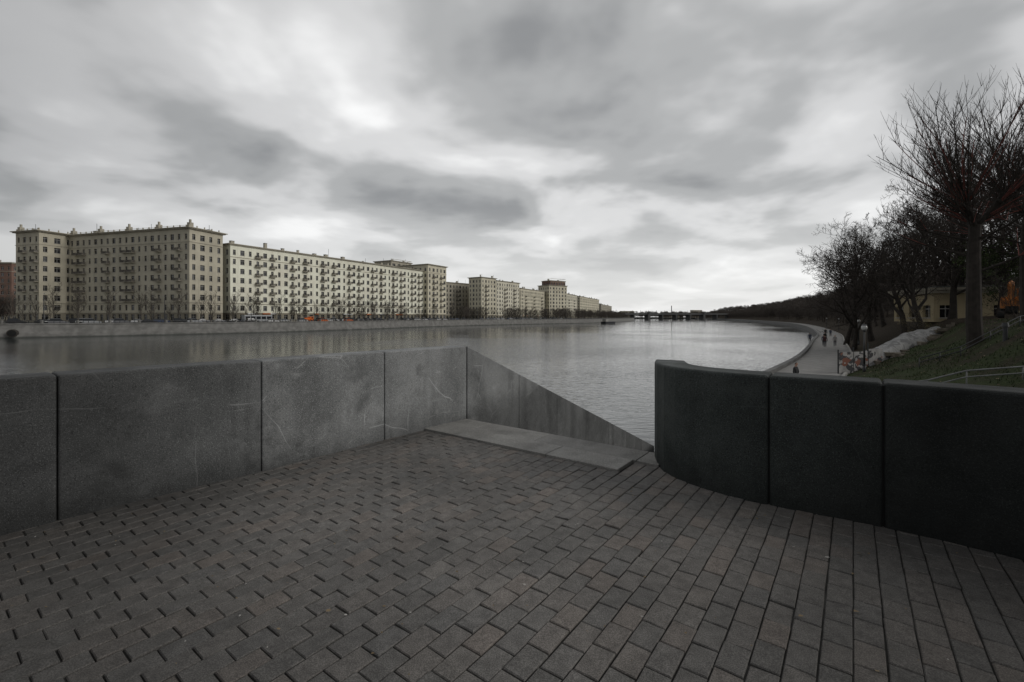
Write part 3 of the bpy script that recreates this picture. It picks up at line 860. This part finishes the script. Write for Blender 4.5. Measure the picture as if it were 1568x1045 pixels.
st = empty("granite_staircase")
mb = MB()
def slab(b0, b1, a0, a1, z0, z1, mbx):
    g = .003
    o = O+b_*(b0+g)+a_*(a0+g)
    mbx.box((o.x, o.y, z0), (b_.x*(b1-b0-2*g), b_.y*(b1-b0-2*g), 0), (a_.x*(a1-a0-2*g), a_.y*(a1-a0-2*g), 0), (0, 0, z1-z0))
for b0, b1 in ((.0, 1.02), (1.02, 2.03), (2.03, 2.92)):
    slab(b0, b1, -.012, .40, -.4, .026, mb)
for b0, b1 in ((-.1, .55), (.55, 1.6), (1.6, 2.95)):
    slab(b0, b1, .40, .815, -.4, .022, mb)
slab(2.95, 3.2, .40, .815, -.4, .020, mb)
a = .815; z = .02
while z > -2.9:
    z -= .145
    slab(-.3, 3.4, a, a+.40, z-.5, z, mb); a += .38
o = mb.obj("steps", M_slab, st); bevel(o, .006, 2)

mb = MB()
for i in range(620):
    x = rnd.uniform(-5, 4); y = rnd.uniform(1.5, 6.8)
    if not inside(x, y): continue
    s = rnd.uniform(.003, .011)*(1 if rnd.random() < .93 else 1.7); a = rnd.uniform(0, 6.28); z = .008
    pts = []
    for k in range(5):
        r = s*rnd.uniform(.5, 1.2); pts.append((x+r*math.cos(a+k*1.256), y+r*math.sin(a+k*1.256)*.7, z+rnd.uniform(0, .006)))
    mb.poly(pts, 0 if rnd.random() < .7 else 1)
mb.obj("fallen_leaves", [simple("leaf_dry", (.16, .12, .07), .8), simple("litter_pale", (.34, .33, .31), .8)])

# ---------------------------------------------------------------- things on the right bank
def sheet_mat(name, base, blot, red=True):
    m = bpy.data.materials.new(name); nt, ns, ls, p = nodes_of(m)
    tc = ns.new('ShaderNodeTexCoord')
    n0 = N(ns, 'ShaderNodeTexNoise', Scale=1.5, Detail=6.0, Roughness=.7); ls.new(tc.outputs['Object'], n0.inputs['Vector'])
    c = mixc(ns, ls, ramp(ns, ls, n0.outputs[0], .3, .7), [x*.6 for x in base], base)
    n1 = N(ns, 'ShaderNodeTexNoise', Scale=1.3, Detail=3.0, Distortion=1.2); ls.new(tc.outputs['Object'], n1.inputs['Vector'])
    c = mixc(ns, ls, ramp(ns, ls, n1.outputs[0], .53, .56), c, blot)
    if red:
        n2_ = N(ns, 'ShaderNodeTexNoise', Scale=.9, Detail=2.0, Distortion=1.5); ls.new(tc.outputs['Object'], n2_.inputs['Vector'])
        c = mixc(ns, ls, ramp(ns, ls, n2_.outputs[0], .62, .64), c, (.22, .08, .05))
    ls.new(c, p.inputs['Base Color']); p.inputs['Roughness'].default_value = .7
    return m
M_sheet = sheet_mat("graffiti_panel", (.46, .45, .44), (.05, .05, .055)); M_tarp = sheet_mat("tarpaulin_grey", (.30, .30, .295), (.15, .15, .15), False)
tp = empty("tarp_covered_building_materials")
mb = MB(); A = V((28.2, 37.6)); Bq = V((42.5, 46.8)); n2 = V((.57, -.82)); NI, NJ = 60, 14
for i in range(NI+1):
    for j in range(NJ+1):
        u = i/NI; v = j/NJ
        q = A.lerp(Bq, u)+n2*(v*2.8-1.4+mnoise.noise(V((u*6, v, 7)))*.3)
        prof = (math.sin(math.pi*v))**.45
        h = prof*(1.25+.4*mnoise.noise(V((u*9, 0, 1)))+.25*mnoise.noise(V((u*25, v*4, 3))))+.07*mnoise.noise(V((u*60, v*9, 5)))
        h *= min(1, u*12, (1-u)*12)
        mb.v.append((q.x, q.y, max(gz(q.x, q.y), -2.9)-.05+h))
for i in range(NI):
    for j in range(NJ):
        a = i*(NJ+1)+j; mb.f.append((a, a+NJ+1, a+NJ+2, a+1)); mb.m.append(0)
mb.obj("tarpaulin", M_tarp, tp, True)
mb = MB(); r5 = random.Random(2)
for i in range(14):
    u = r5.random(); q = A.lerp(Bq, u)+n2*r5.uniform(1.2, 2.0); z = gz(q.x, q.y)
    mb.cbox((q.x, q.y, z+.15), r5.uniform(.5, 2.2), r5.uniform(.15, .4), .3, 0, r5.uniform(0, 3))
mb.obj("planks", simple("timber_grey", (.16, .14, .11), .9, .3, 2), tp)
cb = empty("construction_fence")
mb = MB(); P0 = V((25.9, 36.2, -2.88)); dd = V((.97, .24, 0)).normalized(); nn_ = V((-dd.y, dd.x, 0))
for i in range(3):
    p = P0+dd*(i*1.5); p.z = (-2.9, -2.75, -2.4)[i]
    mb.box(p, dd*1.42, nn_*.05, (0, 0, 1.7-.15*i), 0)
    mb.box(p-dd*.07, dd*.06, nn_*.08, (0, 0, 1.9), 1)
mb.obj("panels", [M_sheet, M_iron], cb)

M_lampglass = simple("lamp_globe", (.45, .45, .44), .3)
def street_lamp(x, y, z, h, name="street_lamp"):
    e = empty(name, (x, y, z)); mb = MB()
    mb.tube([(0, 0, -.2), (0, 0, .5)], [.12, .1], 10); mb.tube([(0, 0, .5), (0, 0, h-.35)], [.075, .05], 8)
    mb.tube([(0, 0, .5), (0, 0, .56)], .13, 10); mb.tube([(0, 0, h-.42), (0, 0, h-.32)], [.06, .16], 10)
    mb.obj("post", M_iron, e, True)
    mb = MB(); mb.ball((0, 0, h-.12), .2, 0, sz=1.1, nu=14, nv=10); mb.obj("globe", M_lampglass, e, True)
    mb = MB(); mb.tube([(0, 0, h+.06), (0, 0, h+.16)], [.2, .03], 10); mb.obj("cap", M_iron, e)
street_lamp(26.2, 34, gz(26.2, 34), 3.4)
for ys in (68, 100, 140, 190):
    best = min(range(len(bankR)), key=lambda i: abs(bankR[i].y-ys)); q = bankR[best]-nR[best]*6.2
    street_lamp(q.x, q.y, gz(q.x, q.y), 3.6)
def tall_lamp(x, y, z, ang):
    e = empty("street_lamp", (x, y, z)); e.rotation_euler = (0, 0, ang); mb = MB()
    mb.tube([(0, 0, 0), (0, 0, 1.2)], .18, 8); mb.tube([(0, 0, 1.2), (0, 0, 8.2), (.5, 0, 8.9), (1.6, 0, 9.1)], [.12, .08, .06, .05], 6)
    mb.obj("post", M_iron, e)
    mb = MB(); mb.cbox((1.9, 0, 9.08), .8, .3, .14); mb.obj("lamp_head", M_lampglass, e)
for i in range(2, len(bankL), 4):
    p = bankL[i]
    if 90 < p.y < 520:
        q = p+nL[i]*4.4; tall_lamp(q.x, q.y, -.45, math.atan2(nL[i].y, nL[i].x))

M_steel = simple("weathered_steel", (.16, .165, .165), .5, .2, 3)
hr = empty("slope_handrail")
mb = MB(); R1 = [V(p) for p in ((15.9, 18.4, -1.05), (16.35, 18.0, -.9), (17.4, 17.5, -.46), (19.0, 17.0, -.25), (21.2, 16.6, -.03), (24, 16, .15))]
mb.tube(R1, .03, 8); mb.tube([p-V((.15, .15, .22)) for p in R1], .025, 8)
for p, q in zip(R1[:-1], R1[1:]):
    r = p; mb.tube([V((r.x, r.y, gz(r.x, r.y)-.2)), r], .025, 6)
mb.obj("rails", M_steel, hr, True)
hr2 = empty("slope_handrail"); mb = MB()
R2 = [V((x, y, gz(x, y))) for x, y in ((24.5, 27.5), (26.5, 27.0), (30, 27), (35, 27), (40, 27))]
for h in (.55, .3): mb.tube([p+V((0, 0, h)) for p in R2], .03, 8)
for p, q in zip(R2[:-1], R2[1:]):
    for t in (0, .5):
        r = p.lerp(q, t); mb.tube([r-V((0, 0, .3)), r+V((0, 0, .55))], .03, 6)
mb.obj("rails", M_iron, hr2, True)

M_wy = wallm("stucco_yellow", (.42, .35, .22))
building("yellow_pavilion", (50.0, 54.2), (68, 50), 8, 1.0, 5.0, 7, 1, M_wy, 3, (), .5, False, False, seed=44)

def excavator(x, y, z, rz):
    e = empty("excavator", (x, y, z)); e.rotation_euler = (0, 0, rz)
    Mo = simple("machine_orange", (.42, .15, .03), .6, .2, 2); Mk = simple("rubber_track", (.02, .02, .02), .9); Mg = M_glass
    mb = MB()
    for sy in (-.95, .95):
        mb.cbox((0, sy, .38), 2.6, .45, .7)
        for ex in (-1.3, 1.3): mb.tube([(ex, sy-.225, .38), (ex, sy+.225, .38)], .35, 14)
    mb.obj("tracks", Mk, e)
    mb = MB(); mb.cbox((0, 0, .82), 1.2, 1.2, .2); mb.cbox((-.35, 0, 1.35), 2.4, 2.0, .85); mb.cbox((-1.25, 0, 1.55), .7, 1.9, 1.1)
    o = mb.obj("body", Mo, e); bevel(o, .08)
    mb = MB(); mb.cbox((.45, .55, 2.2), 1.15, .85, 1.0, 1)
    for dx in (-.56, .56):
        for dy in (-.42, .42): mb.cbox((.45+dx, .55+dy, 2.2), .09, .09, 1.04)
    mb.cbox((.45, .55, 2.75), 1.3, 1.0, .1); mb.obj("cab", [Mo, Mg], e)
    mb = MB(); mb.tube([(.5, -.3, 1.4), (1.6, -.3, 3.1), (2.6, -.3, 3.3), (3.5, -.3, 2.9)], [.2, .24, .2, .16], 4)
    mb.tube([(3.4, -.3, 3.1), (3.9, -.3, 1.2)], [.17, .12], 4); mb.tube([(1.2, -.3, 1.5), (2.2, -.3, 3.0)], .07, 8); mb.obj("boom_and_arm", Mo, e)
    mb = MB()
    prof = [(3.7, 1.2), (4.15, 1.1), (4.1, .55), (3.7, .4), (3.35, .6)]
    for s in (-.7, .1): mb.poly([(a, s, b) for a, b in (prof if s < 0 else prof[::-1])])
    for k in range(1, 4):
        a, b = prof[k], prof[k+1]; mb.poly([(a[0], -.7, a[1]), (b[0], -.7, b[1]), (b[0], .1, b[1]), (a[0], .1, a[1])])
    mb.obj("bucket", Mk, e)
excavator(47.8, 43.4, gz(47.8, 43.4), 3.9)

e = empty("bollard_light", (25.9, 24.0, gz(25.9, 24.0))); mb = MB()
mb.tube([(0, 0, -.2), (0, 0, .75)], .1, 10); mb.tube([(0, 0, .75), (0, 0, .95)], [.16, .12], 10); mb.obj("post", M_iron, e)

# ---------------------------------------------------------------- cars
M_tyre = simple("tyre", (.02, .02, .02), .9); M_carglass = simple("car_glass", (.02, .022, .025), .1, 0)
def car_mesh(col, kind=0):
    mb = MB()
    H = (1.45, 1.75, 2.1)[kind]
    belt = .9 if kind < 2 else 1.1
    lo = [(-2.2, .3), (-2.25, .75), (-2.1, belt), (1.1, belt), (2.1, belt-.15), (2.25, .6), (2.2, .3)]
    def prism(prof, hw_fn, m):
        L = [V((x, -hw_fn(z), z)) for x, z in prof]; R = [V((x, hw_fn(z), z)) for x, z in prof]
        mb.poly(L, m); mb.poly(R[::-1], m)
        for k in range(len(prof)):
            k2 = (k+1) % len(prof); mb.poly([L[k], R[k], R[k2], L[k2]], m)
    prism(lo, lambda z: .9 if z < .8 else .86, 0)
    rear = -2.0 if kind else -1.7
    up_ = [(rear, belt+.002), (rear+(.15 if kind else .5), H-.06), (.2, H-.06), (1.05, belt+.002)]
    prism(up_, lambda z: .82 if z < belt+.1 else .66, 1)
    prism([(rear+(.12 if kind else .45), H-.06), (rear+(.2 if kind else .55), H), (.15, H), (.25, H-.06)], lambda z: .67, 0)
    for x in (-1.35, 1.4):
        for y in (-.88, .7): mb.tube([(x, y, .33), (x, y+.18, .33)], .33, 14, 2)
    mb.cbox((2.22, .6, .65), .08, .35, .14, 3); mb.cbox((2.22, -.6, .65), .08, .35, .14, 3)
    return mb.mesh("car_mesh", [col, M_carglass, M_tyre, M_frame])
cols = [simple("car_paint_"+n, c, .35, .03) for n, c in (("white", (.6, .6, .6)), ("black", (.02, .02, .022)), ("grey", (.2, .2, .21)), ("orange", (.65, .14, .02)), ("silver", (.4, .41, .42)), ("blue", (.04, .06, .12)))]
meshes = [car_mesh(c, k) for c in cols for k in (0, 1)]
def put_car(i, s, mi, fr=0):
    p = bankL[i].lerp(bankL[i+1], fr); n = nL[i]; q = p+n*s
    o = bpy.data.objects.new("parked_car", meshes[mi]); o.location = (q.x, q.y, -.59); o.rotation_euler = (0, 0, math.atan2(-n.x, n.y)); link(o)
for i in range(len(bankL)-1):
    if not (88 < bankL[i].y < 420): continue
    for fr in (.1, .85):
        if rnd.random() < .62:
            put_car(i, 15.8, rnd.choice((0, 1, 2, 3, 4, 5, 8, 9, 10, 2, 3)), fr)
    if rnd.random() < .5: put_car(i, rnd.choice((6.5, 9.5)), rnd.choice((0, 1, 3, 5, 9, 2)), .4)
def near_i(px):
    return min(range(len(bankL)-1), key=lambda i: abs((bankL[i]+nL[i]*8).x/(max(1, (bankL[i]+nL[i]*8).y)) - px) if bankL[i].y > 60 else 9e9)
i = near_i(-.455); put_car(i, 6.5, 7, .9)
i = near_i(-.37); put_car(i, 6.5, 7)
def bus(i, s, col):
    p = bankL[i]; n = nL[i]; q = p+n*s
    e = empty("city_bus", (q.x, q.y, -.59)); e.rotation_euler = (0, 0, math.atan2(-n.x, n.y))
    mb = MB(); mb.cbox((0, 0, .8), 11, 2.5, .9); mb.cbox((0, 0, 2.65), 11, 2.5, .5)
    for x in (-5.3, -3.2, -1.1, 1, 3.1, 5.3): mb.cbox((x, 0, 1.8), .25, 2.48, 1.1)
    mb.obj("body", col, e)
    mb = MB(); mb.cbox((0, 0, 1.82), 10.8, 2.4, 1.16); mb.obj("windows", M_carglass, e)
    mb = MB()
    for x in (-3.3, 3.4):
        for y in (-1.27, 1.0): mb.tube([(x, y, .48), (x, y+.27, .48)], .48, 14)
    mb.obj("wheels", M_tyre, e)
bus(near_i(-.535), 13, cols[4])
ow = near_i(-.45); p = bankL[ow]; n = nL[ow]; q = p+n*9.5
e = empty("works_truck", (q.x, q.y, -.59)); e.rotation_euler = (0, 0, math.atan2(-n.x, n.y))
mb = MB(); mb.cbox((2.2, 0, 1.3), 1.7, 2.1, 1.9); mb.cbox((-1.1, 0, 1.25), 4.6, 2.2, 1.0); mb.cbox((.3, 0, .62), 6.4, 1.6, .25); o = mb.obj("body", cols[3], e); bevel(o, .08)
mb = MB(); mb.cbox((2.95, 0, 1.75), .3, 1.8, .7); mb.cbox((2.3, 0, 1.75), .9, 2.14, .6); mb.obj("windows", M_carglass, e)
mb = MB()
for x in (-2.2, 2.1):
    for y in (-1.12, .82): mb.tube([(x, y, .45), (x, y+.3, .45)], .45, 14)
mb.obj("wheels", M_tyre, e)

e = empty("river_barge", (92, 434, WATER_Z)); e.rotation_euler = (0, 0, math.radians(52)); mb = MB()
hull = [(-13, 0), (-12, 2.6), (9, 2.6), (14, 0), (9, -2.6), (-12, -2.6)]
L0 = [V((x*.94, y*.85, -.3)) for x, y in hull]; L1 = [V((x, y, 1.5)) for x, y in hull]
mb.poly(L1)
for k in range(6): mb.poly([L0[k], L0[(k+1) % 6], L1[(k+1) % 6], L1[k]])
mb.obj("hull", simple("hull_dark", (.03, .03, .035), .6), e)
mb = MB(); mb.cbox((-7, 0, 2.7), 6, 3.6, 2.3); mb.cbox((-7, 0, 4.0), 6.6, 4.2, .2); mb.tube([(-4, 0, 4), (-4, 0, 8)], .08, 6); mb.obj("wheelhouse", M_conc, e)

# ---------------------------------------------------------------- people
def person_mat(jacket, legs, hair):
    m = bpy.data.materials.new("clothed_person"); nt, ns, ls, p = nodes_of(m)
    tc = ns.new('ShaderNodeTexCoord'); sx = ns.new('ShaderNodeSeparateXYZ'); ls.new(tc.outputs['Object'], sx.inputs[0]); z = sx.outputs[2]
    c = mixc(ns, ls, ramp(ns, ls, z, .84, .86), legs, jacket)
    c = mixc(ns, ls, ramp(ns, ls, z, 1.47, 1.48), c, (.38, .24, .18))
    hf = mathn(ns, ls, 'ADD', mathn(ns, ls, 'MULTIPLY', sx.outputs[1], -1.2), z)
    c = mixc(ns, ls, ramp(ns, ls, hf, 1.62, 1.63), c, hair)
    c = mixc(ns, ls, ramp(ns, ls, z, .08, .09), (.02, .02, .02), c)
    ls.new(c, p.inputs['Base Color']); p.inputs['Roughness'].default_value = .9; return m
def person(x, y, z, rz, mat, ph=1.0, s=1.0):
    v = [((0, 0, .95), (.15, .11)), ((0, 0, 1.15), (.145, .10)), ((0, .0, 1.36), (.17, .115)), ((0, .01, 1.47), (.06, .06)), ((0, .02, 1.54), (.07, .08)), ((0, .03, 1.66), (.085, .10)), ((0, .02, 1.73), (.05, .06)),
         ((-.19, 0, 1.38), (.075, .07)), ((-.25, -.06*ph, 1.12), (.055, .055)), ((-.26, .08*ph, .90), (.042, .042)), ((-.25, .12*ph, .80), (.035, .04)),
         ((.19, 0, 1.38), (.075, .07)), ((.25, .02*ph, 1.12), (.055, .055)), ((.26, -.1*ph, .92), (.042, .042)), ((.25, -.1*ph, .82), (.035, .04)),
         ((-.1, 0, .86), (.10, .10)), ((-.1, -.14*ph, .50), (.07, .075)), ((-.1, -.34*ph, .13), (.045, .05)), ((-.1, -.27*ph, .04), (.045, .035)), ((-.1, -.16*ph, .03), (.04, .03)),
         ((.1, 0, .86), (.10, .10)), ((.1, .2*ph, .50), (.07, .075)), ((.1, .28*ph, .10), (.045, .05)), ((.1, .34*ph, .04), (.045, .035)), ((.1, .45*ph, .03), (.04, .03)),
         ((0, .14, 1.63), (.018, .018))]
    e = [(0, 1), (1, 2), (2, 3), (3, 4), (4, 5), (5, 6), (2, 7), (7, 8), (8, 9), (9, 10), (2, 11), (11, 12), (12, 13), (13, 14), (0, 15), (15, 16), (16, 17), (17, 18), (18, 19), (0, 20), (20, 21), (21, 22), (22, 23), (23, 24), (5, 25)]
    me = bpy.data.meshes.new("person"); me.from_pydata([a[0] for a in v], e, []); me.materials.append(mat)
    o = bpy.data.objects.new("pedestrian", me); link(o)
    sk = o.modifiers.new("skin", 'SKIN')
    if not len(me.skin_vertices):
        print("no skin layer"); return
    for i, a in enumerate(v): me.skin_vertices[0].data[i].radius = a[1]
    me.skin_vertices[0].data[0].use_root = True
    sk.use_smooth_shade = True
    ss = o.modifiers.new("sub", 'SUBSURF'); ss.levels = 2; ss.render_levels = 2
    o.location = (x, y, z); o.rotation_euler = (0, 0, rz); o.scale = (s, s, s)
mats = [person_mat((.02, .02, .022), (.03, .03, .035), (.015, .012, .01)), person_mat((.07, .03, .03), (.03, .03, .04), (.05, .03, .02)), person_mat((.06, .07, .10), (.02, .02, .025), (.03, .02, .015)), person_mat((.3, .29, .28), (.03, .03, .04), (.08, .05, .03))]
people = [(17.5, 28.2, 0, -2.5), (46.9, 68.5, 1, -.6), (48.4, 71, 2, 2.5), (49.6, 70.2, 3, 2.5), (57.5, 84, 0, 2.5), (51.2, 78.6, 2, -.6), (72, 105, 0, 2.5), (73.5, 105.5, 2, 2.5)]
for k, (x, y, mi, rz) in enumerate(people):
    person(x, y, -2.9, rz, mats[mi], 1 if k % 2 else -1, random.uniform(.96, 1.04))

# ---------------------------------------------------------------- world
w = bpy.data.worlds.new("World"); scene.world = w; w.use_nodes = True
nt = w.node_tree; ns = nt.nodes; ls = nt.links; bg = ns["Background"]
sun_dir = V((.9, -.22, .5)).normalized()
sky = ns.new('ShaderNodeTexSky'); sky.sky_type = 'NISHITA'; sky.sun_disc = False
sky.sun_elevation = math.asin(sun_dir.z); sky.sun_rotation = math.atan2(sun_dir.x, sun_dir.y)
tc = ns.new('ShaderNodeTexCoord'); sx = ns.new('ShaderNodeSeparateXYZ'); ls.new(tc.outputs['Generated'], sx.inputs[0])
zc = mathn(ns, ls, 'ADD', mathn(ns, ls, 'MAXIMUM', sx.outputs[2], 0.0), .17)
cx = mathn(ns, ls, 'DIVIDE', sx.outputs[0], zc); cy = mathn(ns, ls, 'DIVIDE', sx.outputs[1], zc)
cb_ = ns.new('ShaderNodeCombineXYZ'); ls.new(cx, cb_.inputs[0]); ls.new(cy, cb_.inputs[1])
def wn(scale, det, off, sc=(1, 1, 1), dist=.0, rough=.5):
    mm = ns.new('ShaderNodeMapping'); mm.inputs['Location'].default_value = off; mm.inputs['Scale'].default_value = sc; ls.new(cb_.outputs[0], mm.inputs[0])
    n = N(ns, 'ShaderNodeTexNoise', Scale=scale, Detail=float(det), Distortion=dist, Roughness=rough); ls.new(mm.outputs[0], n.inputs['Vector']); return n.outputs[0]
c1 = wn(1.35, 4, (11.3, 5.2, 0), (1, 1, 1), .25, .46)
c2 = wn(.6, 2, (2.3, 8.4, 0))
c3 = wn(3.6, 4, (1.0, 4.2, 0), (1, 1, 1), .1, .5)
comb = mathn(ns, ls, 'ADD', mathn(ns, ls, 'ADD', mathn(ns, ls, 'MULTIPLY', c1, .62), mathn(ns, ls, 'MULTIPLY', c2, .28)), mathn(ns, ls, 'MULTIPLY', c3, .10))
cr = ns.new('ShaderNodeValToRGB'); ls.new(comb, cr.inputs[0]); e = cr.color_ramp.elements
cr.color_ramp.interpolation = 'EASE'
e[0].position = .36; e[0].color = (.27, .275, .28, 1); e[1].position = .64; e[1].color = (.98, .98, .975, 1)
x = e.new(.45); x.color = (.42, .425, .425, 1); x = e.new(.54); x.color = (.68, .68, .68, 1)
hz = ramp(ns, ls, sx.outputs[2], .0, .26, .72, 0)
col = mixc(ns, ls, hz, cr.outputs[0], (.86, .86, .85))
dp = ns.new('ShaderNodeVectorMath'); dp.operation = 'DOT_PRODUCT'; ls.new(tc.outputs['Generated'], dp.inputs[0]); dp.inputs[1].default_value = V((.12, .96, .24)).normalized()
br_ = ramp(ns, ls, dp.outputs['Value'], .5, .97, .64, 1.08)
cc = ns.new('ShaderNodeCombineColor')
for i in range(3): ls.new(br_, cc.inputs[i])
col = mixc(ns, ls, 1.0, col, cc.outputs[0], 'MULTIPLY')
nsx = mixc(ns, ls, 1.0, sky.outputs[0], (.1, .1, .1), 'MULTIPLY')
col = mixc(ns, ls, .95, nsx, col)
ls.new(col, bg.inputs[0]); bg.inputs[1].default_value = 1.0

sun = bpy.data.lights.new("sun", 'SUN'); sun.energy = 1.25; sun.angle = math.radians(25); sun.color = (1, .97, .92)
so = link(bpy.data.objects.new("sun", sun)); so.rotation_euler = sun_dir.to_track_quat('Z', 'Y').to_euler()

# ---------------------------------------------------------------- camera
cam = bpy.data.cameras.new("camera"); co = link(bpy.data.objects.new("camera", cam))
cam.sensor_width = 36; cam.lens = 36*700/1568; cam.shift_y = -37.0/1568
co.location = (0, 0, 1.6); co.rotation_euler = (math.radians(90), 0, 0); cam.clip_end = 9000; cam.clip_start = .05
scene.camera = co
scene.view_settings.view_transform = 'Standard'; scene.view_settings.look = 'None'; scene.view_settings.exposure = 0
